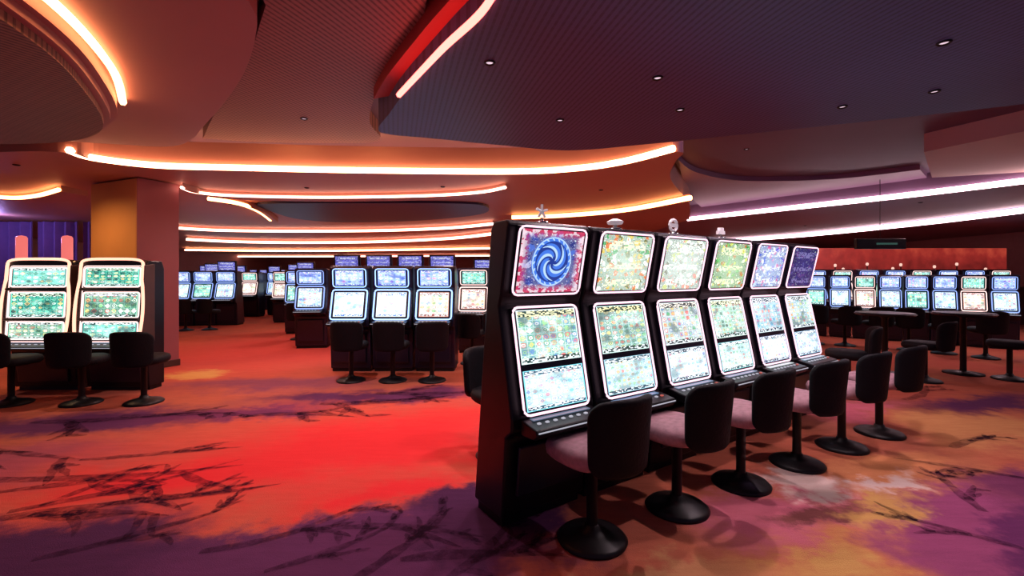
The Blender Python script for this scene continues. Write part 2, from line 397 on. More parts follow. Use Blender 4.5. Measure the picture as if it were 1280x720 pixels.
for px, py, ang, L, w in ((-60, 655, .25, 1.7, .060), (-40, 600, .05, 1.9, .066), (10, 640, .5, 1.3, .050), (120, 632, .3, 1.1, .050), (-90, 560, -.1, 1.6, .066), (100, 575, .15, 1.2, .050), (40, 700, .5, .9, .040), (-30, 620, .6, 1.2, .048),
                      (440, 725, .9, .8, .042), (500, 700, .3, .9, .044), (560, 722, .8, .7, .036), (420, 660, .1, .9, .042), (330, 715, .4, .7, .036), (250, 690, .2, .9, .040),
                      (400, 505, .1, 1.6, .10), (470, 492, .0, 1.4, .10), (300, 520, .15, 1.3, .08), (40, 528, .1, 1.6, .085), (150, 520, -.1, 1.2, .08),
                      (1290, 690, 2.2, .7, .036), (1230, 640, 1.2, .7, .042), (1290, 600, 2.6, .8, .042), (1190, 560, .6, .8, .048), (1130, 500, .3, 1.2, .07)):
    x, y = fl(px, py); branch(x, y, ang, L, w, 2)
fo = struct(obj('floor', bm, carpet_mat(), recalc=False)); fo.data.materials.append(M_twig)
C_hi = plain('upper ceiling paint', (.13, .085, .15, 1), .6, 0, .2, .6)
C_maroon = plain('smooth maroon soffit paint', (.38, .21, .21, 1), .55, 0, .15, .5)
C_far = plain('far soffit paint', (.46, .25, .19, 1), .55, 0, .15, .5)
C_pur = plain('right soffit paint', (.22, .14, .23, 1), .5, 0, .2, .5)
C_blue = plain('dark blue recess paint', (.03, .045, .13, 1), .5, 0, .2, .5)
C_tan = plain('tan bulkhead paint', (.46, .26, .18, 1), .55, 0, .2, .5)
C_redglow = plain('painted red cove glow', (.42, .03, .035, 1), .6, 0, .1, .5)
C_rib = ribbed('ribbed mauve brown panel', (.31, .18, .18, 1), .045, .2, .65, ang=.35)
C_slab = ribbed('ribbed plum violet panel', (.080, .10, .28, 1), .045, .2, .5, rough=.5, ang=-.25)
C_oval = ribbed('ribbed dark brown panel', (.26, .15, .12, 1), .045, .2, .7, ang=.5)
W_wall = plain('dusky rose wall', (.36, .19, .20, 1), .7)
bm = newbm(); box(bm, ((XL+18)/2, 18, 3.5), (18-XL, 40, .1)); struct(obj('ceiling', bm, C_hi))
for nm, c, s in (('wall_back', ((XL+18)/2, 38.05, 1.8), (18-XL, .1, 3.6)), ('wall_left', (XL-.05, 18, 1.8), (.1, 40, 3.6)), ('wall_right', (18.05, 18, 1.8), (.1, 40, 3.6))):
    bm = newbm(); box(bm, c, s); struct(obj(nm, bm, W_wall))
def soffit(out, z0, z1, mat):
    bm = newbm(); slab(bm, out, z0, z1); return struct(obj('ceiling', bm, mat))
# left band of smooth plaster
e_m = spline([(-1.3, -1.5), (-1.4, 1.0), (-1.48, 2.0), (-1.58, 2.73), (-1.74, 3.1), (-2.29, 3.84), (-3.2, 4.82), (-4.2, 5.75), (-5.0, 5.7), (-6.5, 5.3), (-9, 5.2), (XL+.05, 5.4)])
soffit(e_m+[(XL+.05, -1.5)], 3.15, 3.45, C_maroon)
# ribbed brown panel
r_edge = [W(462, 150, 3.3), W(470, 115, 3.3), W(500, 60, 3.3), W(533, 0, 3.3), (-.35, 1.5), (-.3, -1.5)]
c1 = spline([(-4.0, 5.9), (-3.4, 6.05), (-2.4, 6.1), (-1.75, 6.0)]+r_edge)
soffit(c1+[(-1.2, -1.5), (-1.35, 2.0), (-1.62, 3.0), (-2.2, 3.8), (-3.1, 4.8)], 3.28, 3.45, C_rib)
# violet slab with red cove on its left side
sl_left = spline([W(640, -60, 3), W(620, 0, 3), W(562, 58, 3), W(506, 116, 3), W(486, 143, 3)])
sl = [(.35, -1.5), (.22, .8)]+sl_left+spline([W(486, 143, 3), W(473, 161, 3), W(486, 168, 3), W(540, 173, 3), W(620, 181, 3), W(710, 188, 3), W(800, 181, 3), W(900, 171, 3), W(1100, 150, 3), W(1280, 130, 3), W(1500, 100, 3), (8, 3)])[1:]
soffit(sl+[(8, -1.5)], 3.0, 3.45, C_slab)
soffit(sl_left+[(x-.16, y+.066) for x, y in sl_left[::-1]], 3.17, 3.45, C_redglow)  # added ceiling piece, red glow of the strip put into its colour
# oval drop with stepped rim
OX = -.22
ov = spline([(x+OX, y) for x, y in ((-2.45, 1.4), (-2.6, 2.5), (-3.0, 3.4), (-3.85, 4.5), (-5.0, 4.9), (-6.6, 4.7), (-7.8, 3.5), (-7.8, 1.2), (-6.0, -.4), (-3.6, -.2))], 8, True)
cxo, cyo = -5.1+OX, 2.3
def grow(out, g): return [(x+(x-cxo)/math.hypot(x-cxo, y-cyo)*g, y+(y-cyo)/math.hypot(x-cxo, y-cyo)*g) for x, y in out]
soffit(ov, 2.92, 3.15, C_oval); soffit(grow(ov, .05), 2.98, 3.15, C_maroon); soffit(grow(ov, .10), 3.04, 3.15, C_maroon)
# far soffit bounded by the long orange line
led1 = [(-5.55, 5.75), (-5.58, 6.15), (-5.05, 6.55), (-3.99, 6.69), (-2.28, 6.85), (0, 6.93), (.95, 6.72), (1.55, 6.31), (2.0, 5.68)]
s1 = spline([(XL+.05, 7.6), (-9, 6.3), (-6.5, 5.72)]+led1)
soffit(s1+spline([(2.0, 5.68), (2.16, 5.75), (2.22, 6.2), (2.5, 7.2), (3.2, 8.6), (3.9, 10), (4.9, 12.6)])[1:]+[(5.0, 37.95), (XL+.05, 37.95)], 3.05, 3.45, C_far)
s2 = [W(860, 275, 3.05), W(1000, 260, 3.05), W(1130, 246, 3.05), W(1280, 228, 3.05), W(1400, 213, 3.05), (14, 5.2), (17.9, 4.2)]
soffit(s2+[(17.9, 37.95), (5.05, 37.95)], 3.05, 3.45, C_pur)
soffit([W(1155, 190, 3.2), W(1300, 160, 3.2), W(1300, 214, 3.2), W(1165, 222, 3.2)], 3.2, 3.45, C_tan)
lay = spline([W(848, 200, 3.36), W(872, 216, 3.36), W(930, 226, 3.36), W(1040, 224, 3.36), W(1150, 212, 3.36)])
soffit(lay+[W(1175, 240, 3.36), W(1040, 252, 3.36), W(880, 262, 3.36), W(856, 240, 3.36)], 3.36, 3.45, C_pur)

def strip(label, pts, z, mat, r=.03, group='cove light strips'):
    bm = newbm(); tube(bm, [(p[0], p[1], z) for p in pts], r, 6)
    return tag(obj('light_strip', bm, mat, None, True), label, 'light', group)
strip('long orange cove light curving across the ceiling above the column and main bank', [(x, y-.044) for x, y in spline(led1)], 3.078, G_orange, .043)
strip('red cove light along the left edge of the purple ribbed ceiling panel', [(x-.06, y+.045) for x, y in spline([W(660, -90, 3), W(622, 0, 3), W(562, 58, 3), W(506, 116, 3)])], 3.0, G_red, .024)
strip('amber cove light around the oval dropped ceiling at upper left', grow(spline([(x+OX, y) for x, y in ((-2.3, .6), (-2.45, 1.4), (-2.6, 2.5), (-3.0, 3.4), (-3.5, 4.1))]), .17), 3.11, G_amber, .030)
strip('long pinkish white cove light along the right hand soffit', [(x-.02, y-.04) for x, y in spline(s2)], 3.07, G_violet, .055)
def band(pxs, z, dep, mat, led, label, r=.03):
    e = spline([W(px, py, z) for px, py in pxs])
    soffit(e+[(x, y+dep) for x, y in e[::-1]], z, 3.05, mat)
    strip(label, [(x, y-r) for x, y in e], z+.02, led, r)
band([(228, 236), (246, 242), (290, 246), (370, 248), (450, 248), (540, 246), (600, 242), (632, 236)], 2.95, .35, C_far, G_rose, 'rose cove light right of the column, just below the long orange line', .024)
plate = spline([W(px, py, 3.0) for px, py in ((322, 256), (380, 254), (460, 254), (540, 254), (604, 257), (600, 268), (520, 276), (430, 278), (374, 274), (344, 266))], 6, True)
soffit(plate, 3.0, 3.05, C_blue)
band([(262, 250), (300, 256), (324, 265), (339, 276)], 2.93, .35, C_far, G_amber, 'short curved amber cove light hooking down near the column', .038)
band([(222, 286), (280, 289), (380, 290), (482, 289), (560, 286), (616, 281)], 2.93, .8, C_far, G_rose, 'long curved rose cove light above the far left machines', .04)
band([(234, 300), (300, 303), (380, 304), (470, 303), (560, 299), (618, 293)], 2.9, .8, C_far, G_rose, 'long rose cove light above the centre aisle and middle bank', .05)
band([(232, 313), (400, 314), (612, 311)], 2.9, .8, C_far, G_orange, 'added orange cove light deep above the end of the aisle', .045)  # strip added to carry the glow into the far hall
band([(250, 321), (400, 321), (612, 320)], 2.9, .8, C_far, G_rose, 'farthest added rose cove light close to the back wall', .045)  # strip added to brighten the dark end of the soffit
band([(640, 273), (700, 271), (780, 264), (862, 249)], 2.95, .7, C_far, G_amber, 'bright amber cove light above the main bank toppers', .05)
band([(-20, 246), (20, 249), (50, 246), (76, 239)], 2.95, .5, C_far, G_amber, 'small amber cove light at far left above the purple drapes', .034)
band([(890, 303), (1000, 295), (1140, 281), (1280, 264), (1400, 249)], 2.95, .7, C_pur, G_violet, 'lower long pinkish cove light at right above the red back bar', .07)

# downlights
G_lens = glow('downlight lens', (1, .72, .85, 1), .9)
def spot(x, y, z, power, col, size):
    l = bpy.data.lights.new('spot', 'SPOT'); l.energy = power; l.color = col; l.spot_size = size; l.spot_blend = .7; l.shadow_soft_size = .04
    o = bpy.data.objects.new('spot', l); COL.objects.link(o); o.location = (x, y, z-.05)
def downlight(x, y, z, label, power, col=(1, .74, .80), r=.024, size=2.5):
    t = thing('downlight', label, 'light', (x, y, z), 0, 'recessed downlights')
    bm = newbm(); lathe(bm, [(r, -.002), (r*1.4, -.012), (r*1.7, -.006), (r*1.7, .02), (r, .02), (r, -.002)], 20); obj('trim_ring', bm, M_matt, t, True)
    bm = newbm(); lathe(bm, [(0, -.004), (r*.6, -.004), (r*.99, -.002)], 16); obj('lens', bm, G_lens, t)
    if power: spot(x, y, z, power, col, size)
for i, (px, py, p) in enumerate(((822, 97, 84), (700, 150, 88), (1053, 133, 100), (1180, 53, 88), (612, 78, 70), (850, 137, 0), (1168, 114, 0))):
    x, y = W(px, py, 3.0)
    downlight(x, y, 3.0, 'recessed downlight in the purple ribbed ceiling, %s' % ('over the main bank', 'nearest the rounded far corner', 'over the right hand chairs', 'at the upper right', 'beside the red cove light', 'just above the far edge centre', 'close to the right edge')[i], p)
x, y = W(380, 148, 3.28); downlight(x, y, 3.28, 'recessed downlight in the ribbed brown ceiling panel', 185, (1, .72, .68))
for i, (x, y, p, c) in enumerate(((-3.6, 8.0, 115, (1, .62, .56)), (-1.2, 7.9, 92, (1, .64, .66)), (-6.9, 6.35, 100, (1, .54, .22)), (-7.6, 9.6, 105, (1, .55, .44)), (-3.5, 13, 230, (1, .58, .52)), (1.6, 8.2, 80, (1, .6, .6)), (-8, 15, 230, (1, .55, .48)), (0, 18, 220, (1, .55, .5)),
                                  (-6, 21, 320, (1, .55, .48)), (-1, 25, 310, (1, .55, .5)), (-9, 28, 320, (1, .55, .48)), (2.2, 14, 140, (1, .58, .54)))):
    downlight(x, y, 3.05, '%s added recessed downlight of those under the far brown soffit' % ORD[i], p, c, size=2.8)  # fixtures added to light the far hall and the column
for i, (x, y, z, p) in enumerate(((6.2, 6.6, 3.45, 95), (8.6, 9.6, 3.05, 90), (11.5, 8.0, 3.05, 85), (9, 14, 3.05, 130), (3.6, 7.0, 3.45, 68), (9, 20, 3.05, 180))):
    downlight(x, y, z, '%s recessed downlight of the mostly added ones in the dark right hand ceiling' % ORD[i], p, (1, .64, .70), size=2.7)  # mostly added to light the right hand area
def cove(x, y, z, power, col):  # fill lamps added for their light, no fixture modelled
    l = bpy.data.lights.new('fill_lamp', 'POINT'); l.energy = power; l.color = col; l.shadow_soft_size = .04
    o = bpy.data.objects.new('fill_lamp', l); COL.objects.link(o); o.location = (x, y, z)
for x, y in ((2.9, 5.3), (3.8, 4.9)): cove(x, y, 3.36, 7, (.65, .38, .85))  # added out of view to tint the right ceiling purple
for x, y in ((-3.2, 6.25), (-2.0, 6.25)): cove(x, y, 3.38, 5, (1, .4, .15))  # added behind the panel edge to warm the fascia

# column, drapes, red pillars, back bar
ca_ = math.radians(-23)
t = thing('column', 'square column with golden left face and dark red painted-shade right face behind left machines', 'column', (-5.85, 7.1, 0), ca_)
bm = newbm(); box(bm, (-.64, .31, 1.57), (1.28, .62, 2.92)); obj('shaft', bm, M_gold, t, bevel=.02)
bm = newbm(); box(bm, (.008, .31, 1.57), (.014, .61, 2.92)); obj('side_panel', bm, M_gold_shade, t)  # thin dark sheet standing in for shade on the column's right face
bm = newbm(); box(bm, (-.64, .31, .055), (1.32, .66, .11)); obj('base_trim', bm, M_wood, t, bevel=.01)
M_drape = plain('purple drape', (.18, .11, .36, 1), .8, 0, .2)
for i in range(4):
    x0 = -15.6+i*1.25
    bm = newbm()
    pts = [(x0+k*.06, 12.6+.07*math.sin(k*1.25)) for k in range(20)]
    slab(bm, pts+[(x, y+.03) for x, y in pts[::-1]], .02, 3.0)
    tag(obj('drape', bm, M_drape), 'pleated purple drape, %s from the left behind the left machines' % ORD[i], 'curtain', 'purple drapes')
cove(-12.9, 11.4, 2.75, 26, (.5, .35, 1)); cove(-14.6, 11.4, 2.75, 24, (.5, .35, 1))  # purple lamps added to light the drapes
G_sleeve = glow('pink red lit sleeve', (1, .20, .18, 1), .9)
for px, lb in ((27, 'slim glowing pink red cylinder pillar at the far left behind the left machine'), (84, 'slim glowing pink red cylinder pillar between the left machines and the column')):
    t = thing('lit_pillar', lb, 'pillar', (F(px, 11), 11, 0), 0, 'red glowing pillars')
    bm = newbm(); lathe(bm, [(0, 0), (.16, 0), (.16, .05), (.09, .08), (.09, 1.65), (0, 1.65)]); obj('post', bm, M_wood, t, True)
    bm = newbm(); lathe(bm, [(0, 1.65), (.09, 1.65), (.105, 1.68), (.105, 2.42), (.08, 2.46), (0, 2.48)]); obj('lit_sleeve', bm, G_sleeve, t, True)
    bm = newbm(); lathe(bm, [(.106, 1.66), (.125, 1.66), (.125, 1.72), (.106, 1.72), (.106, 1.66)]); obj('collar', bm, M_matt, t)
t = thing('back_bar', 'red lit back bar behind the right hand machines', 'bar', (12.6, 14.6, 0))
n = NT('red bar panel'); p = n.node('ShaderNodeTexCoord').outputs['Object']; x_, y_, z_ = n.sep(p)
w_ = n.noise(n.comb(n.math('MULTIPLY', x_, 2.4), 0, n.math('MULTIPLY', z_, 2)), 1.2, 4, .6)[0]
g_ = n.math('ADD', n.math('MULTIPLY', n.math('SUBTRACT', z_, 1.5), .45), n.math('MULTIPLY', n.math('SUBTRACT', w_, .32), 1.0))
redpanel = n.surf((.2, .03, .025, 1), .5, em=n.ramp(g_, [(.04, .004, .005, 1), (.28, .022, .018, 1), (.62, .09, .045, 1)], 'LINEAR'), es=1.0)
bm = newbm(); box(bm, (0, .2, 1.2), (6.8, .1, 2.4)); obj('lit_panel', bm, redpanel, t)
bm = newbm(); box(bm, (0, -.3, .55), (6.4, .6, 1.1)); box(bm, (0, -.35, 1.13), (6.6, .8, .06)); obj('counter', bm, M_wood, t, bevel=.01)
bm = newbm(); box(bm, (0, .1, 1.7), (6.2, .1, .02)); obj('shelf', bm, M_black, t)
G_globe = glow('globe lamp', (1, .6, .5, 1), 1.1)
for i, (x, hgt) in enumerate(((10.1, .62), (10.35, .5), (11.1, .66), (11.9, .52), (12.15, .64), (13.2, .58), (13.9, .66), (14.8, .5))):
    t = thing('table_lamp', '%s from the left of the small glowing lamps on the red back bar' % ORD[i], 'lamp', (x, 14.25, 1.16), 0, 'lamps on the back bar')
    bm = newbm(); lathe(bm, [(0, 0), (.05, 0), (.05, .02), (.015, .03), (.015, hgt), (0, hgt)], 12); obj('stem', bm, M_matt, t, True)
    bm = newbm(); lathe(bm, [(0, hgt), (.03, hgt+.01), (.04, hgt+.05), (.03, hgt+.09), (0, hgt+.1)], 12); obj('globe', bm, G_globe, t, True)
t = thing('hanging_sign', 'dim dark hanging sign above the right hand machines', 'sign', (F(1100, 8.8), 8.8, 2.02))
bm = newbm(); box(bm, (0, 0, .1), (.95, .08, .2)); obj('housing', bm, M_black, t, bevel=.01)
bm = newbm(); box(bm, (.1, -.043, .1), (.4, .006, .035)); obj('lit_band', bm, glow('green sign light', (.15, .5, .4, 1), .14), t)
bm = newbm(); tube(bm, [(0, 0, .2), (0, 0, 1.43)], .006); obj('hanger', bm, M_matt, t)

# ------------------------------------------------------------------ slot machines
def loop_rect(w, p0, p1, off, x0=0, rr=.03):
    L = math.hypot(p1[0]-p0[0], p1[1]-p0[1]); dy, dz = (p1[0]-p0[0])/L, (p1[1]-p0[1])/L
    ny, nz = -dz, dy
    pts = []
    for cx, cs, a0 in ((w/2-rr, L-rr, 0), (-w/2+rr, L-rr, 90), (-w/2+rr, rr, 180), (w/2-rr, rr, 270)):
        for k in range(4):
            a = math.radians(a0+k*30); u = cx+rr*math.cos(a); s = cs+rr*math.sin(a)
            pts.append((x0+u, p0[0]+dy*s+ny*off, p0[1]+dz*s+nz*off))
    return pts
def lean_box(bm, w, p0, p1, o0, o1, x0=0):
    L = math.hypot(p1[0]-p0[0], p1[1]-p0[1]); dy, dz = (p1[0]-p0[0])/L, (p1[1]-p0[1])/L
    ny, nz = -dz, dy
    pr = [(p0[0]+ny*o0, p0[1]+nz*o0), (p0[0]+ny*o1, p0[1]+nz*o1), (p1[0]+ny*o1, p1[1]+nz*o1), (p1[0]+ny*o0, p1[1]+nz*o0)]
    prof(bm, pr, x0-w/2, x0+w/2)
def lean_quad(w, p0, p1, s0, s1, off):
    bm = newbm()
    f = lambda s: (p0[0]+(p1[0]-p0[0])*s, p0[1]+(p1[1]-p0[1])*s)
    L = math.hypot(p1[0]-p0[0], p1[1]-p0[1]); ny, nz = -(p1[1]-p0[1])/L, (p1[0]-p0[0])/L
    a, b = f(s0), f(s1)
    poly(bm, [(-w/2, a[0]+ny*off, a[1]+nz*off), (w/2, a[0]+ny*off, a[1]+nz*off), (w/2, b[0]+ny*off, b[1]+nz*off), (-w/2, b[0]+ny*off, b[1]+nz*off)], [(0, 0), (1, 0), (1, 1), (0, 1)])
    return bm
def deck(t, w, y0, y1, z0, z1, n=8):
    bm = newbm(); prof(bm, [(y0, z0), (y1, z1), (y1-.012, z1-.03), (y1+.02, z1-.06), (y0, z0-.09)], -w/2, w/2); d = obj('button_deck', bm, M_black, t, bevel=.008)
    for i in range(n):
        x = -w*.38+i*w*.76/(n-1); f = .6
        y = y0+(y1-y0)*f; z = z0+(z1-z0)*f
        bm = newbm(); box(bm, (x, y, z+.005), (w*.04, .018, .010)); obj('button', bm, G_btnr if i == n-1 else G_btn, d, bevel=.003)
    bm = newbm(); box(bm, (0, y0+(y1-y0)*.22, z0+(z1-z0)*.22+.003), (w*.8, .04, .006)); obj('display_strip', bm, G_deck, d)
    bm = newbm(); tube(bm, [(-w*.48, y1-.012, z1-.014), (w*.48, y1-.012, z1-.014)], .004); obj('front_light', bm, G_btn, d)
G_deck = art_mat('lit deck display', P((120, 150, 190), (200, 180, 190), (60, 70, 110), (170, 200, 220)), wht, srgb(30, 34, 60), srgb(150, 170, 200), .8, 14)
def machine(label, group, loc, rz, w, body, panels, dk, edge, body_mat=M_black, top=None, plinth=(.08, .46, .07), belly=None):
    t = thing('slot_machine', label, 'slot machine', loc, rz, group)
    bm = newbm(); prof(bm, body, -w/2, w/2); obj('cabinet', bm, body_mat, t, bevel=.012)
    bm = newbm(); box(bm, (0, (plinth[0]+plinth[1])/2, plinth[2]/2), (w*.94, plinth[1]-plinth[0], plinth[2])); obj('plinth', bm, M_matt, t)
    for p in panels:
        pw = p['w']
        bm = newbm(); lean_box(bm, pw, p['p0'], p['p1'], -.03, .012); obj('bezel', bm, M_navy, t, bevel=.008)
        bm = newbm(); tube(bm, loop_rect(pw+.004, p['p0'], p['p1'], .012, 0, .04), p.get('er', .006), 6, True); obj('edge_light', bm, p.get('edge', edge), t, True)
        for nm, s0, s1, m in p['screens']:
            o = obj(nm, lean_quad(pw*p.get('f', .9), p['p0'], p['p1'], s0, s1, .014), m, t, recalc=False)
            if p.get('boxed'):
                L = lambda s: (p['p0'][0]+(p['p1'][0]-p['p0'][0])*s, p['p0'][1]+(p['p1'][1]-p['p0'][1])*s)
                bm = newbm(); tube(bm, loop_rect(pw*.95, L(s0-.008), L(s1+.008), .016, 0, .03), .010, 6, True); obj('screen_frame', bm, p['boxed'], o, True)
    deck(t, *dk)
    if belly:
        bm = newbm(); lean_box(bm, w*.8, belly[0], belly[1], -.01, .012); obj('belly_panel', bm, M_navy, t, bevel=.01)
    if top: top(t)
    return t

TH = math.radians(34.3)
BODY_A = [(.05, .06), (.01, .55), (-.05, .60), (-.055, .67), (.085, 1.32), (.065, 1.375), (-.02, 1.80), (.0, 1.83), (.15, 1.83), (.18, 1.78), (.38, .06)]
def topper(kind):
    def f(t):
        bm = newbm(); lathe(bm, [(0, 1.825), (.05, 1.825), (.045, 1.845), (.012, 1.85), (.012, 1.87), (0, 1.87)], 16, (0, .08)); tp = obj('topper', bm, M_chrome, t, True)
        bm = newbm()
        if kind == 0:
            for a in range(5):
                an = 2*PI*a/5; tube(bm, [(0, .08, 1.91), (.045*math.cos(an+.3), .08, 1.91+.045*math.sin(an+.3))], .009)
        elif kind == 1: lathe(bm, [(0, 1.865), (.05, 1.87), (.06, 1.89), (.02, 1.91), (0, 1.91)], 14, (0, .08))
        elif kind == 2:
            tube(bm, [(.045*math.cos(a*.5236), .08, 1.905+.045*math.sin(a*.5236)) for a in range(12)], .012, 6, True); box(bm, (0, .08, 1.905), (.088, .012, .03))
        else: box(bm, (0, .08, 1.882), (.09, .03, .03)); box(bm, (0, .08, 1.91), (.05, .03, .03))
        obj('ornament', bm, G_pearl, tp, False)
    return f
n = NT('pearl ornament'); G_pearl = n.surf((.7, .66, .7, 1), .3, em=(.9, .85, .9, 1), es=.2)
P0 = Vector((.235, 2.83, 0)); DU = Vector((.55, .375, 0))
desc = ['round blue emblem on its top screen', 'gold and green art on its top screen', 'pale pink art on its top screen',
        'green and yellow art on its top screen', 'blue and white art on its top screen', 'a dim violet top screen']
main = []
for i in range(6):
    loc = P0+DU*i
    m = machine('black slot machine of the central bank with '+desc[i], 'central bank of slot machines', loc, TH, .645, BODY_A,
        [dict(p0=(-.075, .69), p1=(.054, 1.308), w=.505, f=.93, er=.008, screens=[('lower_screen', .03, .40, LOW[i]), ('middle_screen', .46, .97, MID[i])]),
         dict(p0=(.042, 1.388), p1=(-.045, 1.795), w=.525, f=.93, er=.007, edge=G_pink, screens=[('top_screen', .035, .965, TOP[i])])],
        (.55, -.075, -.22, .675, .650), G_pink, M_black, topper(min(i, 3)) if i < 4 else None, plinth=(.08, .36, .07), belly=((-.0, .2), (-.03, .5)))
    main.append(m)
# emblem on the first top screen
ts = [c for c in main[0].children if c.name.startswith('top_screen')][0]
G_em = glow('blue emblem light', (.06, .20, .80, 1), 1.1); G_ew = glow('pale blue emblem light', (.50, .72, 1, 1), 1.1); G_ed = glow('deep blue emblem light', (.015, .05, .32, 1), 1)
def tilt(u, v, e=0): # u across, v up from the centre of the top screen
    L = math.hypot(.087, .407); return (u, -.0015-.087/L*v-.017-e, 1.5915+.407/L*v-.004)
def disc(nm, r, e, m):
    bm = newbm(); bm.faces.new([bm.verts.new(tilt(r*math.cos(a*PI/20), r*math.sin(a*PI/20), e)) for a in range(40)]); obj(nm, bm, m, ts, recalc=False)
def flat(bm, pts, wd, e=.004, taper=True):
    ring = []
    for i, (u, v) in enumerate(pts):
        a, b = pts[max(0, i-1)], pts[min(len(pts)-1, i+1)]
        tx, ty = b[0]-a[0], b[1]-a[1]; l = math.hypot(tx, ty)
        h = wd*(math.sin(PI*(i+.6)/(len(pts)+.2)) if taper else 1)
        ring.append((bm.verts.new(tilt(u-ty/l*h, v+tx/l*h, e)), bm.verts.new(tilt(u+ty/l*h, v-tx/l*h, e))))
    for (a, b), (c, d) in zip(ring, ring[1:]): bm.faces.new((a, b, d, c))
disc('emblem_disc', .155, 0, G_em); disc('emblem_core', .128, .002, G_ed)
ca = lambda r, a: (r*math.cos(a), r*math.sin(a))
bm = newbm()
for k in range(5):
    ph = k*2*PI/5
    flat(bm, [ca(.03+.091*s/14, ph+s*.15) for s in range(15)], .017, .003)
obj('emblem_blade', bm, G_em, ts, recalc=False)
bm = newbm()
flat(bm, [ca(.149, a*PI/20) for a in range(41)], .004, .003, False)
for k in range(5):
    ph = k*2*PI/5+.28
    flat(bm, [ca(.02+.101*s/14, ph+s*.15) for s in range(15)], .009)
for k in range(20):
    a = k*PI/10; flat(bm, [ca(.132, a), ca(.138, a+.05), ca(.144, a+.12)], .005, .003)
obj('emblem_swirl', bm, G_ew, ts, recalc=False)

# left bank with three stacked screens
BODY_B = [(.02, .05), (-.02, .52), (-.10, .58), (-.10, .66), (-.03, 1.66), (.02, 1.70), (.24, 1.70), (.28, 1.6), (.28, .05)]
def arch(t):
    hw = .39
    for s in (-1, 1):
        bm = newbm(); prof(bm, [(-.14, .64), (-.075, 1.64), (.10, 1.66), (.10, .64)], s*(hw+.015)-.018, s*(hw+.015)+.018); sp = obj('side_panel', bm, M_wood, t, bevel=.012)
        pts = [(s*(hw+.01+.035*math.sin(PI*min(1, k/13))), -.155+.085*k/16, .64+1.0*k/16) for k in range(17)]
        bm = newbm(); tube(bm, pts, .017, 8); obj('side_light', bm, G_fire, sp, True)
    pts = []
    for k in range(17):
        a = PI*k/16; c = math.cos(a)
        pts.append(((hw+.01)*math.copysign(abs(c)**.45, c), -.068, 1.635+.085*math.sin(a)**.55))
    bm = newbm(); tube(bm, pts, .017, 8); obj('arch_light', bm, G_fire, t, True)
    bm = newbm(); v = [bm.verts.new((x, -.05, z)) for x, y, z in pts]; w_ = [bm.verts.new((x, .12, z)) for x, y, z in pts]
    bm.faces.new(v); bm.faces.new(w_[::-1])
    for i in range(16): bm.faces.new((v[i], v[i+1], w_[i+1], w_[i]))
    bm.faces.new((v[-1], v[0], w_[0], w_[-1])); obj('top_hood', bm, M_black, t)
    for z, y in ((.945, -.125), (1.33, -.10)):
        bm = newbm(); tube(bm, [(-.38, y, z), (.38, y, z)], .02, 8); obj('divider_bar', bm, M_matt, t, True)
for i, (px, a, b, c) in enumerate(((55, GRN3, GRN, GRN2), (146, GRN2, GRN3, GRN))):
    machine(('wide slot machine with three stacked green screens at far left', 'wide slot machine with three stacked green screens in front of the column')[i], 'left bank of slot machines', (F(px, 5.95), 5.95, 0), .0, .82, BODY_B,
        [dict(p0=(-.105, .66), p1=(-.038, 1.63), w=.76, f=.90, er=.005, edge=G_warm, boxed=G_warm, screens=[('lower_screen', .04, .25, a), ('middle_screen', .32, .64, b), ('top_screen', .73, .97, c)])],
        (.74, -.1, -.30, .655, .62), G_fire, M_black, arch, plinth=(.06, .26, .06), belly=((.0, .12), (-.04, .48)))

# middle bank
BODY_C = [(.06, .05), (.02, .66), (-.06, .72), (-.06, .82), (.06, 1.28), (.04, 1.32), (.01, 1.62), (.05, 1.66), (.3, 1.64), (.5, .05)]
def crown(t):
    bm = newbm(); prof(bm, [(.08, 1.65), (.05, 1.93), (.07, 1.96), (.14, 1.96), (.16, 1.65)], -.28, .28); c = obj('topper', bm, M_navy, t, bevel=.02)
    bm = newbm(); poly(bm, [(-.24, .072, 1.68), (.24, .072, 1.68), (.24, .046, 1.92), (-.24, .046, 1.92)], [(0, 0), (1, 0), (1, 1), (0, 1)]); obj('topper_panel', bm, G_crown, c, recalc=False)
def mach_c(label, group, loc, rz, lo, hi, edge, top=None):
    return machine(label, group, loc, rz, .63, BODY_C,
        [dict(p0=(-.085, .83), p1=(.035, 1.28), w=.54, f=.84, er=.012, screens=[('lower_screen', .09, .91, lo)]), dict(p0=(.015, 1.33), p1=(-.010, 1.61), w=.51, f=.86, er=.008, screens=[('top_screen', .08, .92, hi)])],
        (.54, -.08, -.25, .815, .79), edge, M_navy, top, belly=((.03, .15), (-.02, .6)))
for i, px in enumerate((437, 490, 543)):
    mach_c('blue lit slot machine with two screens, %s of three facing the aisle' % ('leftmost', 'middle one', 'rightmost')[i], 'middle bank of slot machines', (F(px, 7.1), 7.1, 0), .0, (BLU2, BLU2, ORG)[i], BLU, G_blue)
proto_b = mach_c('blue lit slot machine standing just behind the left end of the middle bank', 'machines behind the middle bank', (F(388, 9.4), 9.4, 0), .15, CYN, BLU, G_bluedim)
proto_g = mach_c('peach lit slot machine just left of the central bank, behind the middle bank', 'machines behind the middle bank', (F(592, 8.8), 8.8, 0), -.1, ORG, GRN2, G_warm)
proto_o = mach_c('teal and blue lit slot machine deep in the aisle left of the middle bank', 'machines behind the middle bank', (F(372, 11.8), 11.8, 0), .25, GRN2, BLU, G_bluedim)
proto_t = mach_c('blue lit slot machine with a violet topper behind the middle bank, leftmost', 'topped machines behind the middle bank', (F(432, 9.7), 9.7, 0), 0, CYN, BLU, G_bluedim, crown)
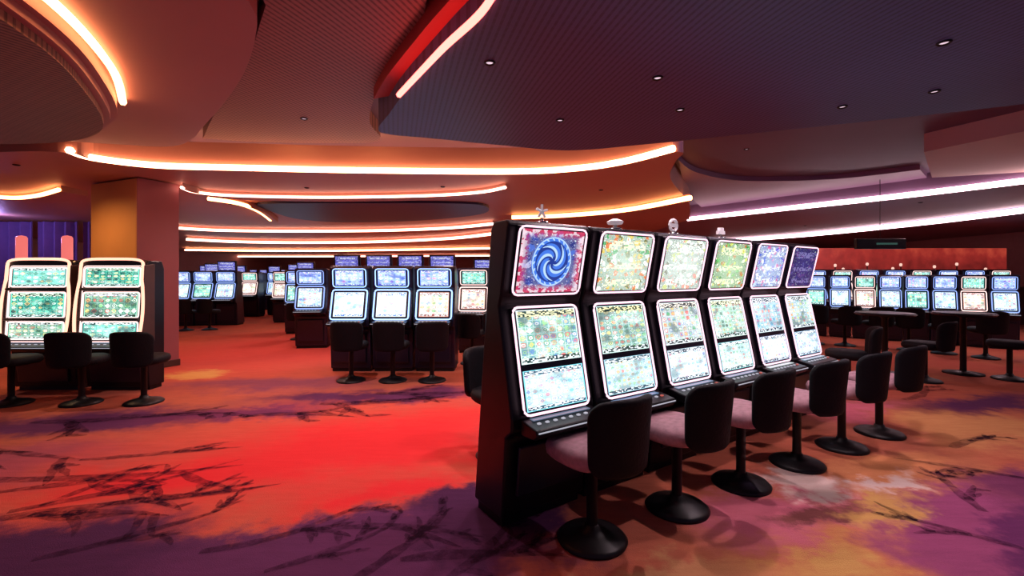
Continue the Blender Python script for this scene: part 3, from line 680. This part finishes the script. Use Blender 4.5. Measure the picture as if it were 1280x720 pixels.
for i, px in enumerate((472, 512, 552)):
    dup(proto_t, (F(px, 9.7), 9.7, 0), 0, 'blue lit slot machine with a violet topper behind the middle bank, %s' % ('second from left', 'third from left', 'rightmost')[i])
dup(proto_g, (F(616, 10.4), 10.4, 0), -.1, 'peach lit slot machine half hidden by the central bank side panel')
def row(spots, protos, rz, text, group, scale=None):
    for i, (px, d) in enumerate(spots):
        dup(protos[i % len(protos)], (F(px, d), d, 0), rz+random.uniform(-.03, .03), 'distant lit slot machine, %s from left %s' % (ORD[i], text), group, scale)
row([(226, 13.6), (254, 13.7), (282, 13.8)], [proto_b, proto_o, proto_t], .08, 'in the row right of the column', 'distant row right of the column')
row([(240, 16.4), (264, 16.5), (288, 16.6), (312, 16.7)], [proto_g, proto_t, proto_o], .05, 'in the second row beyond the column', 'second distant row')
row([(256, 19.6), (277, 19.7), (298, 19.8), (319, 19.9)], [proto_t, proto_b, proto_t, proto_b], 0, 'in the third row beyond the column', 'third distant row')
row([(270+i*18, 23.5) for i in range(5)], [proto_t, proto_o, proto_b, proto_g], 0, 'in the fourth row beyond the column', 'fourth distant row')
row([(353, 14.6), (381, 14.7)], [proto_g, proto_t], .1, 'along the right side of the aisle', 'right side of the aisle')
row([(344, 17.4), (368, 17.5), (392, 17.6)], [proto_b, proto_t, proto_g], .08, 'in the second row right of the aisle', 'second row right of the aisle')
row([(342, 20.8), (363, 20.9), (384, 21.0)], [proto_t, proto_b, proto_t], .05, 'in the third row right of the aisle', 'third row right of the aisle')
row([(282+i*14.5, 28) for i in range(9)], [proto_g, proto_t, proto_b], 0, 'in the row across the aisle end', 'row across the aisle end')
row([(316+i*12.5, 33) for i in range(8)], [proto_t, proto_t, proto_o, proto_t], 0, 'in the farthest row by the back wall', 'farthest row')
row([(572, 11.8), (605, 12.0), (576, 15), (602, 15.2)], [proto_b, proto_t], 0, 'beyond the gap left of the central bank', 'machines beyond the gap')
rr = [(1020, 11.4), (1050, 11.1), (1081, 10.8), (1113, 10.5), (1146, 10.2), (1181, 9.9), (1217, 9.6), (1256, 9.3)]
row(rr, [proto_o, proto_b, proto_g, proto_b], -.6, 'in the low right hand row', 'right hand row of slot machines', (.70, .72, .92))
row([(1020+i*33, 13.2) for i in range(8)], [proto_b, proto_g, proto_o], -.03, 'in the row behind the right hand row', 'second right hand row', (1, 1, 1.02))

# ------------------------------------------------------------------ chairs
def make_chair(label, group, loc, rz, seat_mat):
    t = thing('casino_chair', label, 'chair', loc, rz, group)
    bm = newbm(); lathe(bm, [(0, 0), (.195, 0), (.20, .012), (.18, .03), (.10, .05), (.045, .07), (.04, .09), (0, .09)], 32); obj('base', bm, M_matt, t, True)
    bm = newbm(); lathe(bm, [(.032, .07), (.032, .44), (.09, .455), (.1, .47), (0, .47)], 20); obj('pedestal', bm, M_matt, t, True)
    bm = newbm()
    rings = []
    for sc, z in ((.0, .465), (.9, .465), (1, .485), (1.02, .52), (.97, .55), (.82, .565), (.4, .572), (0, .572)):
        if sc == 0: rings.append([bm.verts.new((0, .02, z))]); continue
        ring = []
        for k in range(32):
            a = 2*PI*k/32; c, s = math.cos(a), math.sin(a)
            e = 1/(abs(c)**3.2+abs(s)**3.2)**(1/3.2)
            ring.append(bm.verts.new((.22*sc*c*e, .02+.22*sc*s*e, z)))
        rings.append(ring)
    for A, B in zip(rings, rings[1:]):
        for i in range(32):
            q = []
            for v in (A[i % len(A)], A[(i+1) % 32 % len(A)], B[(i+1) % 32 % len(B)], B[i % len(B)]):
                if v not in q: q.append(v)
            if len(q) > 2: bm.faces.new(q)
    obj('seat', bm, seat_mat, t, True)
    bm = newbm(); NA, NZ = 14, 10; grid = {}
    for side in (0, 1):
        for i in range(NA+1):
            for j in range(NZ+1):
                u = -1+2*i/NA; v = j/NZ
                hw = 1-.12*(1-v)-.24*max(0, (v-.8)/.2)**2.2-.25*max(0, (.15-v)/.15)**2
                a = u*1.05*hw
                R = .23+(.0 if side else .05)
                grid[side, i, j] = bm.verts.new((R*math.sin(a)*1.0, -.03-.04*v-R*math.cos(a), .46+.42*v-.02*abs(u)**3*v))
    for side in (0, 1):
        for i in range(NA):
            for j in range(NZ): bm.faces.new([grid[side, i, j], grid[side, i+1, j], grid[side, i+1, j+1], grid[side, i, j+1]])
    for i in range(NA):
        for j in (0, NZ): bm.faces.new([grid[0, i, j], grid[0, i+1, j], grid[1, i+1, j], grid[1, i, j]])
    for j in range(NZ):
        for i in (0, NA): bm.faces.new([grid[0, i, j], grid[0, i, j+1], grid[1, i, j+1], grid[1, i, j]])
    b = obj('backrest', bm, M_fabric, t, True); s = b.modifiers.new('sub', 'SUBSURF'); s.levels = 1; s.render_levels = 1
    for s in (-1, 1):
        bm = newbm(); box(bm, (s*.1, -.19, .475), (.035, .16, .02)); obj('back_bracket', bm, M_matt, t)
    return t
proto = None
for i, (px, py, dr) in enumerate(((740, 674, -.02), (846, 635, .04), (926, 605, .0), (996, 580, -.05), (1052, 559, -.06), (1099, 542, -.06))):
    x, y = fl(px, py); loc = (x, y, 0)
    lb = 'black curved-back swivel chair with pink seat, %s at the central bank' % ('nearest the camera', 'second from the camera', 'third from the camera', 'fourth from the camera', 'fifth from the camera', 'sixth and last')[i]
    if i == 0: proto = make_chair(lb, 'chairs along the central bank', loc, TH+dr, M_seat)
    else: dup(proto, loc, TH+dr, lb)
pd = make_chair('dark swivel chair half hidden behind the near end of the central bank', 'single chairs', (-.105, 3.8, 0), TH+PI, M_fabric)
def chairs(spots, text, group, rz=0):
    for i, (px, d) in enumerate(spots):
        dup(pd, (F(px, d), d, 0), rz+random.uniform(-.3, .3), 'dark swivel chair, %s from left %s' % (ORD[i], text), group)
chairs([(14, 5.34), (102, 5.36), (180, 5.4)], 'in front of the left bank', 'chairs at the left bank', .1)
chairs([(439, 6.52), (491, 6.52), (540, 6.52)], 'in front of the middle bank', 'chairs at the middle bank')
dup(pd, (F(1060, 5.75), 5.75, 0), 1.0, 'dark swivel chair just beyond the far end of the central bank')
chairs([(232, 12.5), (262, 12.7), (374, 10.8)], 'in the aisle right of the column', 'aisle chairs')
chairs([(590, 7.8), (618, 8.1)], 'between the middle and central banks', 'chairs behind the central bank')
chairs([(1018, 10.1), (1056, 9.8), (1096, 9.5), (1136, 9.2), (1180, 8.8), (1232, 8.3)], 'along the right hand row', 'chairs at the right hand row', -.5)
chairs([(1156, 6.5), (1262, 6.6)], 'around the high tables', 'chairs at the high tables', .8)
for i, (px, d) in enumerate(((1106, 7.0), (1204, 7.0))):
    t = thing('high_table', ('round dark pedestal table beyond the far end of the central bank', 'round dark pedestal table farther right among the dark chairs')[i], 'table', (F(px, d), d, 0), 0, 'high tables')
    bm = newbm(); lathe(bm, [(0, .9), (.36, .9), (.38, .92), (.36, .94), (0, .94)], 32); obj('tabletop', bm, M_black, t)
    bm = newbm(); lathe(bm, [(.04, .03), (.04, .86), (.12, .9), (0, .9)], 20); obj('leg', bm, M_matt, t, True)
    bm = newbm(); lathe(bm, [(0, 0), (.24, 0), (.24, .02), (.05, .05), (0, .05)], 28); obj('base', bm, M_matt, t, True)

# ------------------------------------------------------------------ world and camera
w = bpy.data.worlds.new('World'); scene.world = w; w.use_nodes = True
w.node_tree.nodes['Background'].inputs[0].default_value = (.52, .42, .80, 1); w.node_tree.nodes['Background'].inputs[1].default_value = .21
cam = bpy.data.cameras.new('Camera'); cam.sensor_width = 36; cam.lens = FPX/1280*36; cam.shift_y = -15/1280
co = bpy.data.objects.new('Camera', cam); COL.objects.link(co); co.location = (0, 0, EYE); co.rotation_euler = (PI/2, 0, 0)
scene.camera = co
